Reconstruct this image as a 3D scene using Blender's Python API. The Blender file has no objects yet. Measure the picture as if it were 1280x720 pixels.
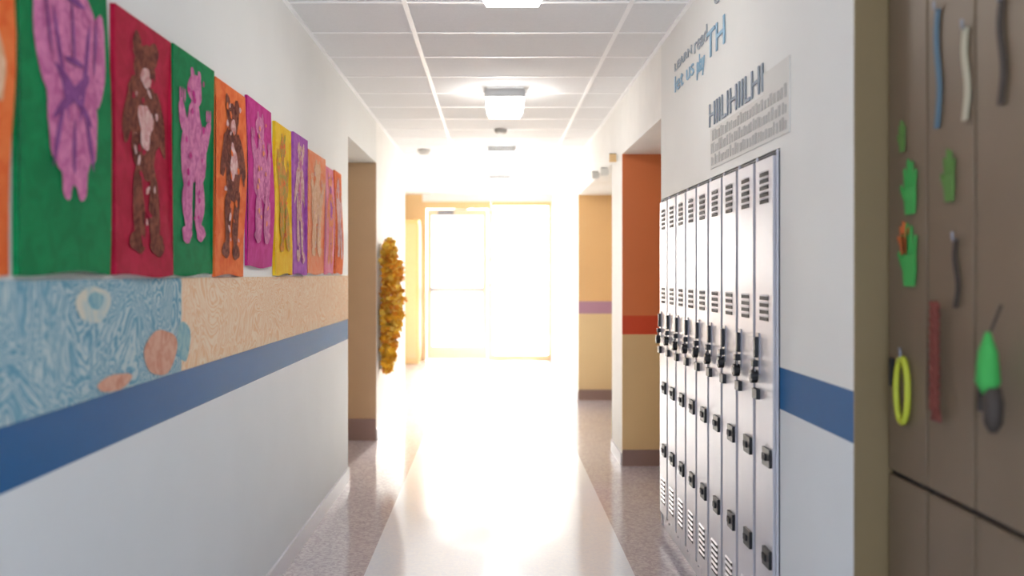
import bpy, bmesh, math, random
from mathutils import Vector, Matrix
random.seed(7)
S=bpy.context.scene
F=1150.0; H=1.56; VX,VY=617.0,342.0
XL=-1.1; XR=1.045; CEIL=2.99; YE=16.6

# ---------------- materials ----------------
def newmat(name):
    m=bpy.data.materials.new(name); m.use_nodes=True
    return m,m.node_tree,m.node_tree.nodes['Principled BSDF']
def L(nt,a,b): nt.links.new(a,b)
def srgb(r,g,b):
    f=lambda c:(c/255/12.92 if c/255<=0.04045 else ((c/255+0.055)/1.055)**2.4)
    return (f(r),f(g),f(b),1)
def mat(name,col,rough=.5,metal=0,var=.06,scale=6,bump=0,emit=0,spec=.5):
    m,nt,p=newmat(name)
    n=nt.nodes.new('ShaderNodeTexNoise'); n.inputs['Scale'].default_value=scale; n.inputs['Detail'].default_value=4
    g=nt.nodes.new('ShaderNodeNewGeometry'); L(nt,g.outputs['Position'],n.inputs['Vector'])
    mx=nt.nodes.new('ShaderNodeMix'); mx.data_type='RGBA'
    mx.inputs['A'].default_value=tuple(c*(1-var) for c in col[:3])+(1,)
    mx.inputs['B'].default_value=tuple(min(1,c*(1+var)) for c in col[:3])+(1,)
    L(nt,n.outputs['Fac'],mx.inputs['Factor']); L(nt,mx.outputs['Result'],p.inputs['Base Color'])
    p.inputs['Roughness'].default_value=rough; p.inputs['Metallic'].default_value=metal
    p.inputs['Specular IOR Level'].default_value=spec
    if bump:
        b=nt.nodes.new('ShaderNodeBump'); b.inputs['Strength'].default_value=bump; b.inputs['Distance'].default_value=.01
        L(nt,n.outputs['Fac'],b.inputs['Height']); L(nt,b.outputs['Normal'],p.inputs['Normal'])
    return m
def paintwall(name,up,stripe,low,z0=1.055,z1=1.216,rough=.6):
    m,nt,p=newmat(name)
    g=nt.nodes.new('ShaderNodeNewGeometry'); s=nt.nodes.new('ShaderNodeSeparateXYZ'); L(nt,g.outputs['Position'],s.inputs[0])
    mr=nt.nodes.new('ShaderNodeMapRange'); mr.inputs['From Max'].default_value=3; L(nt,s.outputs['Z'],mr.inputs['Value'])
    r=nt.nodes.new('ShaderNodeValToRGB'); r.color_ramp.interpolation='CONSTANT'
    e=r.color_ramp.elements; e[0].position=0; e[0].color=low; e[1].position=z0/3; e[1].color=stripe
    k=e.new(z1/3); k.color=up
    L(nt,mr.outputs[0],r.inputs[0])
    n=nt.nodes.new('ShaderNodeTexNoise'); n.inputs['Scale'].default_value=2.5; L(nt,g.outputs['Position'],n.inputs['Vector'])
    mx=nt.nodes.new('ShaderNodeMix'); mx.data_type='RGBA'; mx.blend_type='MULTIPLY'; mx.inputs['Factor'].default_value=.08
    L(nt,r.outputs[0],mx.inputs['A']); L(nt,n.outputs['Fac'],mx.inputs['B']); L(nt,mx.outputs['Result'],p.inputs['Base Color'])
    p.inputs['Roughness'].default_value=rough; p.inputs['Specular IOR Level'].default_value=.25
    n2=nt.nodes.new('ShaderNodeTexNoise'); n2.inputs['Scale'].default_value=120; L(nt,g.outputs['Position'],n2.inputs['Vector'])
    b=nt.nodes.new('ShaderNodeBump'); b.inputs['Strength'].default_value=.08; b.inputs['Distance'].default_value=.004
    L(nt,n2.outputs['Fac'],b.inputs['Height']); L(nt,b.outputs['Normal'],p.inputs['Normal'])
    return m

WHITE=srgb(234,234,230)
M_wall=paintwall('wall_paint',WHITE,srgb(6,92,148),srgb(226,230,232))
M_plain=mat('wall_plain_white',srgb(240,238,233),.6,spec=.25)
M_taupeface=mat('tan_wall',srgb(196,162,124),.5)
M_orface=paintwall('orange_wall',srgb(228,130,78),srgb(222,84,50),srgb(232,198,144))
M_ylface=paintwall('amber_wall',srgb(232,186,128),srgb(182,136,156),srgb(232,202,152))
M_olive=mat('olive_jamb_paint',srgb(124,106,74),.5)
M_basel=mat('baseboard_light',srgb(212,212,218),.4)
M_based=mat('baseboard_dark',srgb(150,120,110),.45)
M_ceil=mat('ceiling_tile',srgb(230,230,230),.9,var=.04,scale=60,bump=.15)
M_grid=mat('ceiling_tbar',srgb(250,250,250),.4)
M_lock=mat('locker_enamel',srgb(200,198,205),.3,.12,var=.03)
M_lockdk=mat('locker_gap_dark',srgb(24,24,28),.6)
M_black=mat('black_plastic',srgb(16,16,20),.4)
M_steel=mat('steel',srgb(130,130,136),.3,.9)
M_taupelock=mat('taupe_locker',srgb(118,100,80),.5,.1,var=.08)
M_wood=mat('wood_door',srgb(228,180,112),.45,scale=3)
M_frame=mat('door_frame_cream',srgb(224,186,130),.4)
M_doorw=mat('door_paint_white',srgb(226,206,174),.4)
M_lampw=mat('lamp_housing',srgb(190,190,190),.4)
def lampglass(st):
    m,nt,p=newmat('lamp_diffuser'); p.inputs['Emission Color'].default_value=(1,.97,.93,1); p.inputs['Emission Strength'].default_value=st; p.inputs['Base Color'].default_value=(.9,.9,.9,1); return m

def floor_mat():
    m,nt,p=newmat('terrazzo_floor')
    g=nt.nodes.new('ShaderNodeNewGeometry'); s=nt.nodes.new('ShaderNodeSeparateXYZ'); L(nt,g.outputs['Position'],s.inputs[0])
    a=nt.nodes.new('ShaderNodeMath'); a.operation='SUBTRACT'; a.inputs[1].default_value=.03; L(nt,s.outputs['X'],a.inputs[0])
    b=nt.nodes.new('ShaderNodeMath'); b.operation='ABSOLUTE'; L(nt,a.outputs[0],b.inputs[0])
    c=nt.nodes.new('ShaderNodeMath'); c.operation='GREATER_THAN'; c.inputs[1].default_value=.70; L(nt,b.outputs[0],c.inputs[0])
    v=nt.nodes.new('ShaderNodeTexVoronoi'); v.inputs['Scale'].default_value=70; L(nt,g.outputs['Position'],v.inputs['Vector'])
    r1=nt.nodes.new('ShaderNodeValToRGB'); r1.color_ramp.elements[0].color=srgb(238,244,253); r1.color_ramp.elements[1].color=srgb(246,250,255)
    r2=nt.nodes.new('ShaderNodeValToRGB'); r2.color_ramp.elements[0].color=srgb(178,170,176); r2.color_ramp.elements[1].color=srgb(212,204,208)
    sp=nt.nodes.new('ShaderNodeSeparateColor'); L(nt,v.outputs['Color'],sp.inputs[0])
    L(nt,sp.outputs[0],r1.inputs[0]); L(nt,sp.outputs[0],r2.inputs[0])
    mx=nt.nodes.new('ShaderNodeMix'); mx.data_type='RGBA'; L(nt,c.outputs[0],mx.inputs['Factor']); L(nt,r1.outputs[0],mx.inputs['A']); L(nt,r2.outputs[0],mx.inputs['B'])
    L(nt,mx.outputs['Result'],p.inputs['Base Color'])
    n=nt.nodes.new('ShaderNodeTexNoise'); n.inputs['Scale'].default_value=3; L(nt,g.outputs['Position'],n.inputs['Vector'])
    mr=nt.nodes.new('ShaderNodeMapRange'); mr.inputs['To Min'].default_value=.06; mr.inputs['To Max'].default_value=.16; L(nt,n.outputs['Fac'],mr.inputs['Value'])
    L(nt,mr.outputs[0],p.inputs['Roughness']); p.inputs['IOR'].default_value=1.75
    return m
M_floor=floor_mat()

# ---------------- mesh builder ----------------
class MB:
    def __init__(s): s.v=[];s.f=[];s.m=[];s.mats=[]
    def mi(s,m):
        if m not in s.mats: s.mats.append(m)
        return s.mats.index(m)
    def box(s,x0,x1,y0,y1,z0,z1,m):
        if x0>x1:x0,x1=x1,x0
        if y0>y1:y0,y1=y1,y0
        if z0>z1:z0,z1=z1,z0
        b=len(s.v); s.v+=[(x0,y0,z0),(x1,y0,z0),(x1,y1,z0),(x0,y1,z0),(x0,y0,z1),(x1,y0,z1),(x1,y1,z1),(x0,y1,z1)]
        for q in [(0,3,2,1),(4,5,6,7),(0,1,5,4),(1,2,6,5),(2,3,7,6),(3,0,4,7)]:
            s.f.append([b+i for i in q]); s.m.append(s.mi(m))
    def poly(s,pts,m):
        b=len(s.v); s.v+=list(pts); s.f.append(list(range(b,b+len(pts)))); s.m.append(s.mi(m))
    def tube(s,pts,r,m,n=8,closed=False):
        pts=[Vector(p) for p in pts]; N=len(pts); rings=[]
        for i,p in enumerate(pts):
            if closed: t=pts[(i+1)%N]-pts[i-1]
            else: t=pts[min(i+1,N-1)]-pts[max(i-1,0)]
            t.normalize(); up=Vector((1,0,0)) if abs(t.x)<.9 else Vector((0,0,1))
            a=t.cross(up).normalized(); c=t.cross(a)
            b=len(s.v); rr=r[i] if isinstance(r,list) else r
            for k in range(n):
                an=2*math.pi*k/n; s.v.append(tuple(p+a*math.cos(an)*rr+c*math.sin(an)*rr))
            rings.append(b)
        for i in range(N if closed else N-1):
            b0=rings[i]; b1=rings[(i+1)%N]
            for k in range(n):
                s.f.append([b0+k,b0+(k+1)%n,b1+(k+1)%n,b1+k]); s.m.append(s.mi(m))
        if not closed:
            s.f.append([rings[0]+k for k in range(n)][::-1]); s.m.append(s.mi(m))
            s.f.append([rings[-1]+k for k in range(n)]); s.m.append(s.mi(m))
    def lathe(s,cx,cy,prof,m,n=24):
        b=len(s.v)
        for (r,z) in prof:
            for k in range(n):
                a=2*math.pi*k/n; s.v.append((cx+r*math.cos(a),cy+r*math.sin(a),z))
        for i in range(len(prof)-1):
            for k in range(n):
                s.f.append([b+i*n+k,b+i*n+(k+1)%n,b+(i+1)*n+(k+1)%n,b+(i+1)*n+k]); s.m.append(s.mi(m))
    def build(s,name,bevel=0,smooth=False):
        me=bpy.data.meshes.new(name); me.from_pydata(s.v,[],s.f)
        for m in s.mats: me.materials.append(m)
        for p,i in zip(me.polygons,s.m): p.material_index=i; p.use_smooth=smooth
        me.update()
        o=bpy.data.objects.new(name,me); S.collection.objects.link(o)
        c=sum((Vector(b) for b in o.bound_box),Vector())/8
        me.transform(Matrix.Translation(-c)); o.location=c
        if bevel:
            bv=o.modifiers.new('bevel','BEVEL'); bv.width=bevel; bv.segments=2; bv.limit_method='ANGLE'
        return o

# ---------------- room shell ----------------
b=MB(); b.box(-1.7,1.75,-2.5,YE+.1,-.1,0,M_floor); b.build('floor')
b=MB(); b.box(-1.7,1.75,-2.5,YE+.1,CEIL,CEIL+.1,M_ceil); b.build('ceiling')
g=MB()
for x in (-.469,.726): g.box(x-.013,x+.013,-2.4,YE-.01,CEIL-.006,CEIL,M_grid)
y=5.46-.61*12
while y<YE:
    g.box(XL+.002,XR-.002,y-.011,y+.011,CEIL-.004,CEIL,M_grid); y+=.61
g.box(XL,XL+.022,-2.4,YE,CEIL-.008,CEIL,M_grid); g.box(XR-.022,XR,-2.4,YE,CEIL-.008,CEIL,M_grid)
g.build('trim_ceiling_grid')

w=MB()
w.box(-1.7,XL,-2.5,6.95,0,CEIL,M_wall)
w.box(-1.7,XL,6.95,8.62,2.6,CEIL,M_wall)
w.box(-1.7,-1.62,6.95,8.62,0,2.6,M_plain)
w.box(-1.7,XL,8.625,11.4,0,CEIL,M_plain)
w.box(-1.7,XL-.0,8.615,8.625,0,2.6,M_taupeface)
w.box(-1.7,-1.6,11.4,YE,0,CEIL,M_plain)
w.build('wall_left')
w=MB()
w.box(1.5,1.75,-2.5,2.66,0,CEIL,M_plain)
w.box(1.14,1.5,-2.5,2.66,2.45,CEIL,M_plain)
w.box(XR,1.75,2.67,3.357,0,CEIL,M_wall)
w.box(XR,1.75,2.66,2.67,0,CEIL,M_olive)
w.box(XR,1.75,3.357,5.70,2.02,CEIL,M_wall)
w.box(1.42,1.75,3.357,5.70,0,2.02,M_plain)
w.box(XR,1.75,5.70,5.74,0,CEIL,M_wall)
w.box(XR,1.75,5.74,7.475,2.53,CEIL,M_plain)
w.box(1.68,1.75,5.74,7.475,0,2.53,M_plain)
w.box(XR,1.75,7.47,7.48,0,2.53,M_orface)
w.box(XR,1.75,7.48,8.12,0,CEIL,M_plain)
w.box(XR,1.75,8.12,11.35,2.53,CEIL,M_plain)
w.box(1.68,1.75,8.12,11.35,0,2.53,M_plain)
w.box(XR,1.75,11.345,11.355,0,2.53,M_ylface)
w.box(XR,1.75,11.355,YE,0,CEIL,M_plain)
w.build('wall_right')
w=MB()
w.box(-1.7,-1.285,YE,YE+.15,0,CEIL,M_frame)
w.box(-1.285,1.75,YE,YE+.15,2.86,CEIL,M_plain)
w.box(1.05,1.75,YE,YE+.15,0,2.86,M_plain)
w.build('wall_far')
b=MB(); b.box(XL,XL+.012,-2.4,6.95,0,.1,M_basel); b.box(XL,XL+.012,8.62,11.4,0,.1,M_basel); b.box(-1.6,-1.588,11.41,YE,0,.1,M_basel)
b.box(-1.6,XL,8.6,8.614,0,.2,M_based); b.build('baseboard_left')
b=MB(); b.box(XR-.012,XR,2.67,3.355,0,.1,M_basel); b.box(XR-.012,XR,7.48,8.12,0,.1,M_basel); b.box(XR-.012,XR,11.36,YE,0,.1,M_basel)
b.box(XR,1.67,7.455,7.469,0,.13,M_based); b.box(XR,1.67,11.33,11.344,0,.13,M_based); b.build('baseboard_right')

M_glassd=mat('dark_glass',srgb(60,70,78),.1)
def sidedoor(name,x,sgn,y0,y1):
    d=MB(); d.box(x,x+sgn*.05,y0,y1,0.0,2.1,M_wood)
    for a,c in ((y0-.06,y0),(y1,y1+.06)): d.box(x,x+sgn*.08,a,c,0,2.16,M_frame)
    d.box(x,x+sgn*.08,y0,y1,2.1,2.16,M_frame)
    d.box(x+sgn*.05,x+sgn*.056,y0+.15,y0+.3,1.0,1.8,M_glassd)
    d.tube([(x+sgn*.05,y1-.08,1.02),(x+sgn*.1,y1-.08,1.02),(x+sgn*.1,y1-.2,1.02)],.01,M_steel)
    d.build(name,.003)
sidedoor('door_2',-1.618,1,7.3,8.25)
sidedoor('door_3',1.678,-1,6.15,7.1)
sidedoor('door_4',1.678,-1,9.2,10.15)

# ------------- entrance door and window at far end ---------
def glass():
    m=bpy.data.materials.new('clear_glass'); m.use_nodes=True; nt=m.node_tree; nt.nodes.clear()
    o=nt.nodes.new('ShaderNodeOutputMaterial'); t=nt.nodes.new('ShaderNodeBsdfTransparent'); gl=nt.nodes.new('ShaderNodeBsdfGlossy'); gl.inputs['Roughness'].default_value=.03
    fr=nt.nodes.new('ShaderNodeFresnel'); fr.inputs[0].default_value=1.3; mx=nt.nodes.new('ShaderNodeMixShader')
    L(nt,fr.outputs[0],mx.inputs[0]); L(nt,t.outputs[0],mx.inputs[1]); L(nt,gl.outputs[0],mx.inputs[2]); L(nt,mx.outputs[0],o.inputs[0]); return m
M_glass=glass()
d=MB(); y0,y1=YE+.0,YE+.1
d.box(-1.285,-1.215,y0-.02,y1,0,2.855,M_frame); d.box(-.105,-.047,y0-.02,y1,0,2.855,M_frame)
d.box(-1.215,-.105,y0-.02,y1,2.73,2.855,M_frame)
d.box(-1.205,-1.11,y0,y0+.05,.01,2.72,M_doorw); d.box(-.205,-.112,y0,y0+.05,.01,2.72,M_doorw)
d.box(-1.11,-.205,y0,y0+.05,2.6,2.72,M_doorw); d.box(-1.11,-.205,y0,y0+.05,.01,.25,M_doorw); d.box(-1.11,-.205,y0,y0+.05,1.22,1.32,M_doorw)
d.box(-1.11,-.205,y0+.02,y0+.026,.25,2.6,M_glass)
d.tube([(-1.12,y0-.05,1.27),(-.2,y0-.05,1.27)],.018,M_steel); d.box(-1.13,-1.1,y0-.06,y0,1.23,1.31,M_steel); d.box(-.22,-.19,y0-.06,y0,1.23,1.31,M_steel)
d.box(-1.0,-.72,y0-.05,y0,2.62,2.69,M_steel); d.tube([(-.86,y0-.05,2.7),(-.5,y0-.2,2.71),(-.4,y0-.02,2.74)],.01,M_steel)
d.build('door_1',.004)
d=MB()
d.box(-.045,.0,y0-.015,y1,0,2.855,M_frame); d.box(.99,1.044,y0-.015,y1,0,2.855,M_frame)
d.box(0,.99,y0-.015,y1,2.78,2.855,M_frame); d.box(0,.99,y0-.015,y1,0,.1,M_frame)
d.box(0,.99,y0+.04,y0+.046,.1,2.78,M_glass); d.build('window_1',.004)
d=MB(); d.box(-1.595,-1.3,15.9,16.55,0,2.5,M_wood); d.box(-1.3,-1.285,15.95,16.2,.1,2.42,M_frame); d.box(-1.3,-1.285,16.24,16.5,.1,2.42,M_frame)
d.box(-1.56,-1.34,15.885,15.9,.1,2.42,M_frame); d.tube([(-1.28,16.17,1.1),(-1.28,16.17,1.3)],.01,M_steel); d.build('wooden_cupboard',.004)
b=MB(); b.box(-30,30,YE+.1,90,-.14,-.04,mat('paving',srgb(225,205,190),.8)); b.build('ground_outside')

# ---------------- ceiling lamps ----------------
def lamp(y,x=.088,r=.15,drop=.2,st=10):
    m=MB(); G=lampglass(st)
    z=CEIL-.008
    def ring(rr,zz): return [(x-rr,y-rr,zz),(x+rr,y-rr,zz),(x+rr,y+rr,zz),(x-rr,y+rr,zz)]
    def loft(secs,mt):
        for a,c in zip(secs[:-1],secs[1:]):
            A,C=ring(*a),ring(*c)
            for k in range(4): m.poly([A[k],A[(k+1)%4],C[(k+1)%4],C[k]],mt)
        m.poly(ring(*secs[-1]),mt)
    loft([(r*.95,z),(r*1.02,z-.02),(r*1.02,z-.065),(r*.9,z-.07)],M_lampw)
    loft([(r*.9,z-.065),(r*.98,z-.075),(r*.95,z-.14),(r*.8,z-drop+.015),(r*.35,z-drop)],G)
    m.build('ceiling_lamp',.004)
for y,st in ((1.3,12),(4.15,15),(7.2,14),(10.4,20),(13.4,24)): lamp(y,st=st)
M_det=mat('detector_plastic',srgb(190,186,180),.5)
m=MB(); m.lathe(.07,9.1,[(.001,CEIL-.05),(.04,CEIL-.05),(.06,CEIL-.035),(.065,CEIL-.006),(.001,CEIL-.006)],M_det); m.build('smoke_detector',smooth=True)
m=MB(); m.lathe(-.8,10.6,[(.001,CEIL-.06),(.05,CEIL-.055),(.07,CEIL-.02),(.075,CEIL-.006),(.001,CEIL-.006)],M_det); m.build('smoke_detector',smooth=True)

# ---------------- lockers ----------------
n=9; ys,ye=3.36,5.695; wd=(ye-ys)/n; FX=1.03
for i in range(n):
    a=ys+i*wd; c=a+wd-.001
    m=MB()
    m.box(FX+.02,1.41,a,c,.0,2.015,M_lock)
    m.box(FX+.012,FX+.02,a+.0,c,.08,2.01,M_lockdk)
    m.box(FX+.004,FX+.012,a+.0,a+.008,.075,2.015,M_lock); m.box(FX+.004,FX+.012,c-.004,c,.075,2.015,M_lock)
    m.box(FX-.004,FX+.014,a+.020,c-.016,.10,1.995,M_lock)
    def louv(z0,k,step=.026,ww=.11):
        yc=(a+c)/2
        for j in range(k):
            z=z0-j*step
            m.box(FX-.0065,FX-.004,yc-ww/2,yc+ww/2,z-.011,z+.004,M_lockdk)
            m.poly([(FX-.004,yc-ww/2,z+.010),(FX-.004,yc+ww/2,z+.010),(FX-.010,yc+ww/2,z+.004),(FX-.010,yc-ww/2,z+.004)],M_lock)
    louv(1.94,5); louv(1.47,4); louv(.31,6)
    yh=c-.05
    m.box(FX-.008,FX-.003,yh-.022,yh+.022,1.17,1.33,M_steel)
    m.box(FX-.02,FX-.006,yh-.01,yh+.012,1.235,1.315,M_black)
    m.box(FX-.028,FX-.006,yh-.014,yh+.014,1.2,1.225,M_black)
    zz=1.165+random.uniform(-.008,.008)
    m.tube([(FX-.02,yh+.014*math.cos(t),zz+.022*math.sin(t)+.02) for t in [k*math.pi/8 for k in range(9)]],.0035,M_steel,6)
    m.tube([(FX-.034,yh,zz),(FX-.01,yh,zz)],.026,M_black,14)
    m.tube([(FX-.037,yh,zz),(FX-.034,yh,zz)],.012,M_steel,12)
    m.box(FX-.02,FX-.004,yh-.03,yh+.03,1.075,1.115,M_black)
    yb=a+.075
    for zb in (.875,.5):
        m.box(FX-.016,FX-.003,yb-.045,yb+.045,zb-.034,zb+.034,M_black)
        m.box(FX-.022,FX-.014,yb-.012,yb+.03,zb-.012,zb+.012,M_lockdk)
    m.build('school_locker',.0015)

FX2=1.142; yy=2.655
while yy>-.6:
    a=yy-.24; c=yy-.001; m=MB()
    m.box(FX2+.014,1.49,a,c,0,2.44,M_taupelock); m.box(FX2+.01,FX2+.014,a,c,.08,2.44,M_lockdk)
    m.box(FX2-.004,FX2+.011,a+.005,c-.005,1.0,2.42,M_taupelock)
    m.box(FX2-.004,FX2+.011,a+.005,c-.005,.1,.985,M_taupelock)
    m.box(FX2-.014,FX2-.003,c-.045,c-.025,1.24,1.32,M_black)
    m.build('two_tier_locker',.002); yy-=.24

def PY(x,X): return X*F/(x-VX)
def PZ(x,y,X): return H-(y-VY)/(x-VX)*X
XH=1.134
GRN=mat('green_felt',srgb(60,160,74),.8); ORG=mat('orange_felt',srgb(200,105,50),.8); YEL=mat('yellow_rubber',srgb(180,186,50),.5)
BLU=mat('blue_ribbon',srgb(84,112,130),.7); WHT=mat('white_ribbon',srgb(180,172,150),.7); RED=mat('maroon_yarn',srgb(120,58,48),.8); DK=mat('dark_strap',srgb(60,50,44),.7); OLV=mat('olive_felt',srgb(90,130,60),.8)
def paperhand(x,yt,yb,mt,name,s=1):
    yc=PY(x,XH); zt=PZ(x,yt,XH); zb=PZ(x,yb,XH); h=zt-zb; m=MB()
    def slab(pts):
        f=[(XH-.003,yc+u*h*s,zb+v*h) for u,v in pts]; r=[(XH+.0,p[1],p[2]) for p in f]
        m.poly(f,mt); m.poly(r[::-1],mt)
        for i in range(len(f)): j=(i+1)%len(f); m.poly([f[i],f[j],r[j],r[i]],mt)
    slab([(-.16,0),(.16,0),(.2,.25),(.19,.5),(-.19,.5),(-.2,.25)])
    for i,(u,l) in enumerate(((-.15,.8),(-.05,.95),(.05,1.0),(.15,.85))):
        slab([(u-.04,.49),(u+.04,.49),(u*1.3+.035,l-.04),(u*1.3,l),(u*1.3-.035,l-.04)])
    slab([(.18,.2),(.36,.5),(.32,.56),(.18,.42)])
    return m.build(name)
paperhand(1137,278,358,GRN,'paper_handprint',1.1); paperhand(1138,198,268,GRN,'paper_handprint',1.1); paperhand(1131,276,318,ORG,'paper_handprint',1.3)
paperhand(1187,185,252,OLV,'paper_handprint',.9); paperhand(1128,150,190,OLV,'paper_handprint',.9)
def strap(x,yt,yb,mt,name,wpx=12):
    yc=PY(x,XH); zt=PZ(x,yt,XH); zb=PZ(x,yb,XH); wv=wpx*yc/F/2; m=MB(); N=12
    for i in range(N):
        t0,t1=i/N,(i+1)/N
        o0,o1=.008*math.sin(t0*7),.008*math.sin(t1*7)
        wv2=wv*2.0
        A=[(XH-.004,yc-wv2+o0,zt+(zb-zt)*t0),(XH-.004,yc+wv2+o0,zt+(zb-zt)*t0),(XH-.004,yc+wv2+o1,zt+(zb-zt)*t1),(XH-.004,yc-wv2+o1,zt+(zb-zt)*t1)]
        B=[(XH+.0,p[1],p[2]) for p in A]; m.poly(A,mt); m.poly(B[::-1],mt); m.poly([A[0],A[3],B[3],B[0]],mt); m.poly([A[1],B[1],B[2],A[2]],mt)
    m.tube([(XH+.003,yc,zt),(XH-.01,yc,zt),(XH-.012,yc,zt+.02)],.004,M_steel,6)
    return m.build(name)
strap(1173,12,160,BLU,'hanging_ribbon',5); strap(1208,35,150,WHT,'hanging_ribbon',6); strap(1253,0,130,DK,'hanging_ribbon',6); strap(1196,300,385,DK,'hanging_ribbon',4)
x=1131; yc=PY(x,XH); m=MB(); z0=PZ(x,448,XH); z1=PZ(x,528,XH); zc=(z0+z1)/2
m.tube([(XH-.008,yc+.036*math.cos(t),zc+(z0-z1)/2*math.sin(t)) for t in [k*math.pi/12 for k in range(24)]],.009,YEL,8,True)
m.tube([(XH+.003,yc,z0),(XH-.012,yc,z0),(XH-.014,yc,z0+.03)],.005,M_steel,6); m.build('rubber_wristband',smooth=True)
x=1176; yc=PY(x,XH); m=MB(); z0=PZ(x,378,XH); z1=PZ(x,512,XH)
for ph in (0,2.1,4.2): m.tube([(XH-.016+.005*math.cos(ph+t*26),yc+.014*math.sin(ph+t*26),z0+(z1-z0)*t) for t in [k/40 for k in range(41)]],.006,RED,7)
for k in range(5): m.tube([(XH-.012,yc-.012+k*.006,z1+.01),(XH-.012,yc-.024+k*.012,z1-.03)],.003,RED,6)
m.build('braided_yarn_charm',smooth=True)
x=1255; yc=PY(x,XH); m=MB(); z0=PZ(x,415,XH); z1=PZ(x,540,XH)
m.tube([(XH-.036,yc,z0+(z1-z0)*t) for t in (0,.1,.2,.5,.62)],[.006,.012,.020,.026,.012],GRN,12); m.tube([(XH-.03,yc-.01,z0+(z1-z0)*t) for t in (.55,.7,.9,1)],[.016,.022,.02,.008],DK,12)
m.tube([(XH-.03,yc,z0),(XH-.006,yc,z0+.06)],.003,DK,6)
m.build('plush_bag_charm',smooth=True)

# ---------------- lettering and notices above lockers -------------
def text(body,y_left,y_right,z,h,mt,name,xx=XR):
    cu=bpy.data.curves.new(name,'FONT'); cu.body=body; cu.size=1; cu.extrude=.002
    o=bpy.data.objects.new(name,cu); S.collection.objects.link(o); bpy.context.view_layer.update()
    dx,dy=max(.01,o.dimensions.x),max(.01,o.dimensions.y)
    sx=abs(y_left-y_right)/dx; sy=h/dy; cu.materials.append(mt)
    o.matrix_world=Matrix(((0,0,-1,xx-.004),(-sx,0,0,y_left),(0,sy,0,z),(0,0,0,1)))
    return o
M_blt=mat('blue_vinyl',srgb(150,185,208),.6); M_gyt=mat('grey_vinyl',srgb(168,176,184),.6); M_bar=mat('slate_vinyl',srgb(138,148,160),.6); M_paper=mat('paper_white',srgb(216,214,208),.7); M_gy2=mat('grey_print',srgb(180,178,174),.7)
text('let us',5.3,4.8,2.60,.09,M_blt,'wall_lettering')
text('LEARN',5.3,4.85,2.72,.045,M_gyt,'wall_lettering')
text('read',4.78,4.5,2.70,.08,M_gyt,'wall_lettering')
text('TH',4.5,4.15,2.60,.13,M_blt,'wall_lettering')
text('play',4.72,4.55,2.58,.12,M_blt,'wall_lettering')
text('Care',4.35,4.0,2.82,.07,M_gyt,'wall_lettering')
text('grow',4.3,4.0,2.92,.05,M_gyt,'wall_lettering')
text('HIILIHIILHI',4.46,3.57,2.265,.11,M_bar,'wall_lettering')
m=MB(); m.box(XR-.004,XR,3.24,4.42,2.06,2.25,M_paper); m.box(XR-.004,XR,3.24,3.55,2.25,2.33,M_paper)
for r in range(3):
    i=3.27
    while i<4.38:
        wdt=random.uniform(.012,.03); hh=random.uniform(.03,.05); zb=2.075+r*.058
        m.box(XR-.006,XR-.004,i,i+wdt,zb,zb+hh,M_gy2); i+=wdt+random.uniform(.01,.02)
m.build('notice_sheet')
for (y,c,z) in ((7.75,M_frame,2.5),(8.35,M_paper,2.45),(9.1,M_paper,2.5)):
    m=MB(); m.box(XR-.07,XR-.01,y,y+.01,z,z+.07,c); m.box(XR-.012,XR,y-.02,y+.03,z+.01,z+.06,M_paper); m.box(XR-.07,XR-.01,y-.002,y+.012,z+.068,z+.073,M_black); m.build('room_sign')

# ---------------- paintings on left wall -------------
def pm(name,c,c2=None,sc=14):
    m,nt,p=newmat(name); g=nt.nodes.new('ShaderNodeNewGeometry'); nn=nt.nodes.new('ShaderNodeTexNoise'); nn.inputs['Scale'].default_value=sc; nn.inputs['Detail'].default_value=6; nn.inputs['Distortion'].default_value=1.2
    L(nt,g.outputs['Position'],nn.inputs['Vector']); r=nt.nodes.new('ShaderNodeValToRGB'); r.color_ramp.elements[0].position=.38; r.color_ramp.elements[1].position=.62
    r.color_ramp.elements[0].color=c; r.color_ramp.elements[1].color=c2 or tuple(min(1,v*1.25) for v in c[:3])+(1,)
    L(nt,nn.outputs['Fac'],r.inputs[0]); L(nt,r.outputs[0],p.inputs['Base Color']); p.inputs['Roughness'].default_value=.85; p.inputs['Specular IOR Level'].default_value=.2; return m
C=dict(green=pm('poster_green',srgb(0,116,64),srgb(6,132,74)),red=pm('poster_red',srgb(166,16,50),srgb(186,28,64)),orange=pm('poster_orange',srgb(224,98,42),srgb(236,122,62)),
 mag=pm('poster_magenta',srgb(186,36,124),srgb(200,56,142)),yel=pm('poster_yellow',srgb(235,180,20),srgb(240,200,50)),pur=pm('poster_purple',srgb(160,78,168),srgb(180,100,182)),
 pk=pm('paint_pink',srgb(184,94,142),srgb(216,130,172),24),pur2=pm('paint_plum',srgb(126,62,124),srgb(144,80,144)),br=pm('paint_brown',srgb(84,30,22),srgb(140,74,56),30),wh=pm('paint_white',srgb(225,190,185),srgb(200,140,135),30),
 lor=pm('poster_salmon',srgb(236,134,88),srgb(236,156,118)),gn2=pm('paint_olive',srgb(160,150,60),srgb(224,136,50),26),lpk=pm('poster_pink',srgb(230,126,152),srgb(236,152,172)),tan=pm('paint_tan',srgb(218,166,128),srgb(232,190,156),25))
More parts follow.
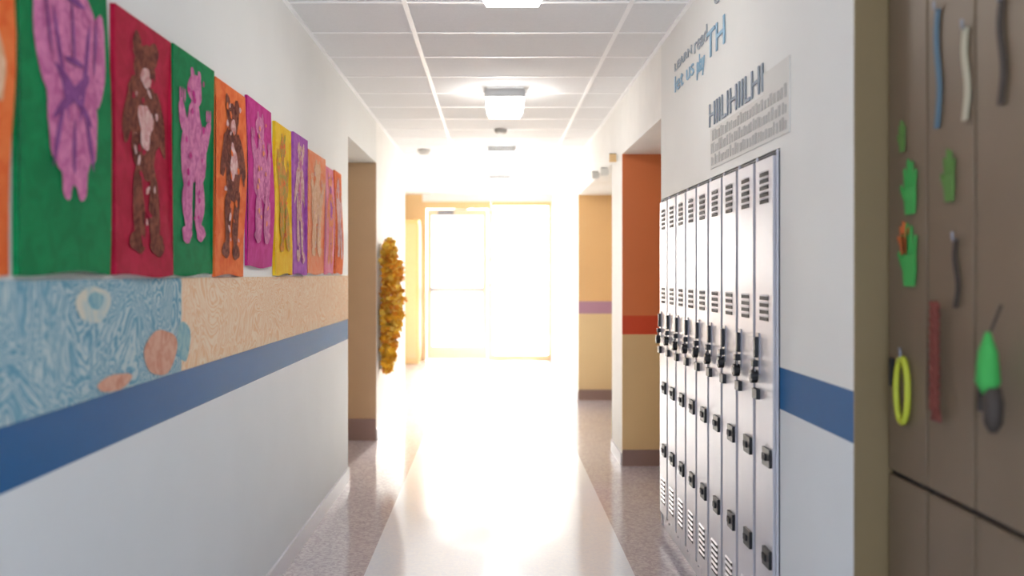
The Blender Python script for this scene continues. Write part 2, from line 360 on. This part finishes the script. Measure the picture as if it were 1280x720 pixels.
def painting(y0,y1,zb,zt,bg,fig,acc,kind):
    m=MB(); X0=XL+.001; N=10
    w_=y1-y0; h_=zt-zb
    rg=random.Random(int(y0*1000))
    def P(u,v,off):
        return (X0+.014+.006*math.sin(v*5+y0*3)*(.4+u)+off, y0+u*w_+.006*math.sin(v*9+y0)*(1 if u>.5 else 0), zb+v*h_+.006*math.sin(u*6+y0*5)*(1 if v<.5 else 0))
    for i in range(N):
        for j in range(N):
            u0,u1,v0,v1=i/N,(i+1)/N,j/N,(j+1)/N
            m.poly([P(u0,v0,0),P(u1,v0,0),P(u1,v1,0),P(u0,v1,0)],C[bg])
    for (a,c) in (((0,0),(0,1)),((1,0),(1,1)),((0,0),(1,0)),((0,1),(1,1))):
        p,q=P(*a,0),P(*c,0); m.poly([p,q,(X0,q[1],q[2]),(X0,p[1],p[2])],C[bg])
    lay=[.0012]
    def blob(cu,cv,ru,rv,mt,rot=0,wob=.08):
        lay[0]+=.0002
        ph=rg.uniform(0,6); K=22; pts=[]
        for k in range(K):
            t=2*math.pi*k/K; r=1+wob*math.sin(3*t+ph)+wob*.6*math.sin(5*t+ph*2)
            x_=ru*r*math.cos(t)*w_; y_=rv*r*math.sin(t)*h_
            xr=x_*math.cos(rot)-y_*math.sin(rot); yr=x_*math.sin(rot)+y_*math.cos(rot)
            pts.append(P(min(.98,max(.02,cu+xr/w_)),min(.98,max(.02,cv+yr/h_)),lay[0]))
        ctr=P(cu,cv,lay[0])
        for k in range(K): m.poly([ctr,pts[k],pts[(k+1)%K]],C[mt])
    if kind==0:
        blob(.52,.9,.17,.085,fig); blob(.42,.965,.05,.03,fig); blob(.62,.965,.05,.03,fig)
        blob(.52,.76,.27,.12,fig); blob(.52,.57,.28,.2,fig); blob(.24,.66,.11,.15,fig,.2); blob(.82,.66,.11,.15,fig,-.2)
        blob(.36,.46,.1,.13,fig,-.2); blob(.7,.46,.1,.13,fig,.2); blob(.53,.37,.2,.12,fig); blob(.46,.27,.07,.06,fig); blob(.62,.27,.07,.06,fig)
        blob(.40,.60,.022,.16,acc,.25); blob(.66,.60,.022,.16,acc,-.25); blob(.52,.52,.24,.02,acc,.6); blob(.53,.52,.24,.02,acc,-.6); blob(.36,.40,.022,.1,acc,-.35); blob(.70,.40,.022,.1,acc,.35); blob(.53,.36,.02,.08,acc); blob(.53,.7,.015,.1,acc)
        blob(.27,.7,.014,.09,acc,.2); blob(.79,.7,.014,.09,acc,-.2); blob(.53,.8,.16,.01,acc); blob(.53,.62,.1,.01,acc)
        blob(.46,.92,.02,.014,acc); blob(.58,.92,.02,.014,acc); blob(.52,.88,.05,.010,acc)
    elif kind==1:
        blob(.52,.83,.2,.09,fig); blob(.36,.9,.08,.05,fig); blob(.68,.9,.08,.05,fig)
        blob(.52,.6,.3,.2,fig,0,.14); blob(.24,.63,.08,.14,fig,-.4); blob(.8,.63,.08,.14,fig,.4); blob(.38,.28,.1,.17,fig,.05,.14); blob(.66,.28,.1,.17,fig,-.05,.14); blob(.34,.13,.13,.045,fig); blob(.7,.13,.13,.045,fig)
        blob(.52,.79,.09,.04,acc); blob(.52,.6,.12,.09,acc,0,.2)
        for k in range(22): blob(rg.uniform(.25,.79),rg.uniform(.1,.92),rg.uniform(.015,.05),rg.uniform(.008,.02),acc if k%2 else bg,rg.uniform(0,3))
    else:
        blob(.5,.85,.18,.075,fig); blob(.42,.92,.04,.03,fig); blob(.6,.92,.04,.03,fig); blob(.5,.74,.12,.08,fig)
        blob(.5,.58,.32,.19,fig,0,.14); blob(.22,.7,.08,.09,fig,.6); blob(.8,.65,.08,.1,fig,-.5)
        for k in range(3): blob(.14+k*.05,.8,.018,.03,fig); blob(.8+k*.045,.76,.018,.03,fig)
        blob(.36,.33,.13,.15,fig,0,.12); blob(.66,.33,.13,.15,fig,0,.12); blob(.33,.19,.12,.04,fig); blob(.7,.19,.12,.04,fig)
        for k in range(16): blob(rg.uniform(.28,.72),rg.uniform(.2,.9),rg.uniform(.012,.035),rg.uniform(.008,.02),acc,rg.uniform(0,3))
    m.build('child_painting')
PT=[(1.58,2.07,1.55,2.33,'orange','tan','br',1),(2.10,2.60,1.56,2.44,'green','pk','pur2',0),(2.635,3.09,1.553,2.335,'red','br','wh',1),
(3.11,3.55,1.556,2.34,'green','pk','mag',2),(3.59,4.02,1.552,2.33,'orange','br','wh',1),(4.06,4.52,1.59,2.35,'mag','pk','lor',2),
(4.57,4.93,1.555,2.32,'yel','gn2','orange',2),(4.98,5.33,1.555,2.33,'pur','wh','pk',1),(5.38,5.9,1.558,2.29,'lor','tan','wh',2),(5.95,6.25,1.56,2.26,'lpk','lor','pur',1),(6.3,6.6,1.56,2.27,'orange','wh','pk',2)]
for q in PT: painting(*q)

def swirl(name,c0,c1,c2,scale=9):
    m,nt,p=newmat(name); g=nt.nodes.new('ShaderNodeNewGeometry'); n1=nt.nodes.new('ShaderNodeTexNoise'); n1.inputs['Scale'].default_value=4; n1.inputs['Detail'].default_value=2; n1.inputs['Distortion'].default_value=1.0
    L(nt,g.outputs['Position'],n1.inputs['Vector']); v=nt.nodes.new('ShaderNodeTexWave'); v.inputs['Scale'].default_value=scale; v.inputs['Distortion'].default_value=6; v.inputs['Detail'].default_value=4; v.inputs['Detail Scale'].default_value=3
    L(nt,n1.outputs['Color'],v.inputs['Vector']); r=nt.nodes.new('ShaderNodeValToRGB'); e=r.color_ramp.elements; e[0].color=c0; e[1].color=c2; k=e.new(.5); k.color=c1
    L(nt,v.outputs['Fac'],r.inputs[0]); L(nt,r.outputs[0],p.inputs['Base Color']); p.inputs['Roughness'].default_value=.85; p.inputs['Specular IOR Level'].default_value=.2; return m
MS=swirl('mural_blue_swirl',srgb(104,154,176),srgb(142,180,194),srgb(192,206,204)); MP=swirl('mural_peach_swirl',srgb(236,192,150),srgb(240,208,174),srgb(244,220,192),7)
MO=pm('mural_coral',srgb(222,172,148),srgb(208,146,122),22); MC=pm('mural_cream',srgb(176,198,198),srgb(216,210,192),12); MT=pm('mural_teal',srgb(120,168,184),srgb(160,192,192),20)
m=MB(); m.box(XL+.001,XL+.004,-.5,3.23,1.218,1.545,MS); m.box(XL+.001,XL+.004,3.23,6.93,1.218,1.545,MP)
def disc(y,z,ry,rz,mt,off):
    m.poly([(XL+off,y+ry*math.cos(t)*(1+.07*math.sin(3*t)),z+rz*math.sin(t)*(1+.06*math.sin(4*t))) for t in [k*math.pi/16 for k in range(32)]],mt)
disc(3.03,1.30,.15,.075,MO,.0065); disc(3.25,1.32,.07,.07,MT,.006); disc(2.66,1.245,.12,.024,MO,.007); disc(2.52,1.475,.11,.05,MC,.006); disc(2.53,1.485,.05,.025,MT,.0065)
m.build('painted_mural')

# ---------------- autumn leaf tree fixed on the wall -------------
M_lf=[pm('leaf_yellow',srgb(246,192,50),srgb(240,174,38)),pm('leaf_amber',srgb(236,160,40),srgb(222,136,34)),pm('leaf_gold',srgb(250,216,100),srgb(244,196,58))]
M_trunk=mat('branch_bark',srgb(110,75,45),.8)
m=MB(); cx,cy=-1.015,8.98
m.tube([(XL+.02,cy,.62),(cx-.03,cy+.01,.9),(cx-.03,cy,1.4),(cx-.03,cy,1.75)],[.014,.014,.01,.005],M_trunk)
for zb in (.8,1.2,1.6):
    m.tube([(cx-.03,cy,zb),(cx,cy-.2,zb+.12)],.006,M_trunk); m.tube([(cx-.03,cy,zb),(cx,cy+.2,zb+.14)],.006,M_trunk); m.tube([(cx-.03,cy,zb),(XL+.001,cy,zb)],.008,M_trunk)
cl=[(-.01,-.15,.78,.10),(0,-.05,.92,.12),(.01,-.15,1.05,.14),(.01,-.15,1.18,.16),(.02,.0,1.3,.17),(.01,-.1,1.43,.17),(.02,.05,1.56,.15),(0,-.15,1.68,.14),(0,-.05,1.79,.09),(-.02,-.05,.68,.07),(.03,.1,1.12,.12)]
for i in range(1700):
    dx_,dy_,z_,rr=random.choice(cl)
    v=Vector((random.gauss(0,1),random.gauss(0,1),random.gauss(0,1))).normalized()*rr*random.uniform(.7,1.1)
    x=cx+dx_+v.x*.72; y=cy+dy_+v.y*2.0; z=z_+v.z
    if y<8.67: y=8.67+random.random()*.08
    if x<XL+.035: x=XL+.035+random.random()*.03
    s=random.uniform(.025,.048); R=Matrix.Rotation(random.uniform(0,6.28),3,'Z')@Matrix.Rotation(random.uniform(-1.2,1.2),3,'X')@Matrix.Rotation(random.uniform(-1.2,1.2),3,'Y')
    pts=[(0,-1),(.25,-.4),(.8,-.5),(.6,0),(.9,.45),(.35,.4),(0,1),(-.35,.4),(-.9,.45),(-.6,0),(-.8,-.5),(-.25,-.4)]
    P3=[R@Vector((p*s,q*s,.006*math.cos(p*3))) + Vector((x,y,z)) for p,q in pts]
    if min(v.x for v in P3)<XL+.002: continue
    m.poly([tuple(v) for v in P3],random.choice(M_lf))
m.build('autumn_leaf_tree')

# ---------------- lights ----------------
W=bpy.data.worlds.new('World'); S.world=W; W.use_nodes=True; nt=W.node_tree; bg=nt.nodes['Background']
tc=nt.nodes.new('ShaderNodeTexCoord'); sp=nt.nodes.new('ShaderNodeSeparateXYZ'); L(nt,tc.outputs['Generated'],sp.inputs[0])
mr=nt.nodes.new('ShaderNodeMapRange'); mr.inputs['From Min'].default_value=-.5; mr.inputs['From Max'].default_value=.9; L(nt,sp.outputs['Y'],mr.inputs['Value'])
r=nt.nodes.new('ShaderNodeValToRGB'); r.color_ramp.elements[0].color=(.13,.15,.18,1); r.color_ramp.elements[1].color=(1,.96,.90,1); L(nt,mr.outputs[0],r.inputs[0])
L(nt,r.outputs[0],bg.inputs['Color']); bg.inputs['Strength'].default_value=18
sun=bpy.data.lights.new('sun','SUN'); sun.energy=13; sun.angle=math.radians(6); sun.color=(1,.92,.8)
so=bpy.data.objects.new('sun',sun); S.collection.objects.link(so)
dirv=Vector((-.05,-1,-.30)); so.rotation_euler=dirv.to_track_quat('-Z','Y').to_euler(); so.location=(0,25,8)
m_,nt,p=newmat('glare_haze'); nt.nodes.remove(p); vs=nt.nodes.new('ShaderNodeVolumeScatter'); vs.inputs['Density'].default_value=.0095; vs.inputs['Anisotropy'].default_value=.4; vs.inputs['Color'].default_value=(1,.97,.93,1)  # scatter volume added to imitate the bloom spreading from the far door
L(nt,vs.outputs[0],nt.nodes['Material Output'].inputs['Volume'])
b=MB(); b.box(XL+.03,XR-.03,5.8,YE-.3,.02,CEIL-.25,m_); b.build('glare_haze')

# ---------------- camera ----------------
cam=bpy.data.cameras.new('camera'); co=bpy.data.objects.new('camera',cam); S.collection.objects.link(co); S.camera=co
co.location=(0,0,H); co.rotation_euler=(math.radians(90),0,0)
cam.sensor_width=36; cam.lens=36*F/1280; cam.shift_x=23/1280; cam.shift_y=-18/1280; cam.clip_start=.05
cam.dof.use_dof=True; cam.dof.focus_distance=4.6; cam.dof.aperture_fstop=1.4
S.view_settings.view_transform='Standard'; S.view_settings.look='None'; S.view_settings.exposure=.52
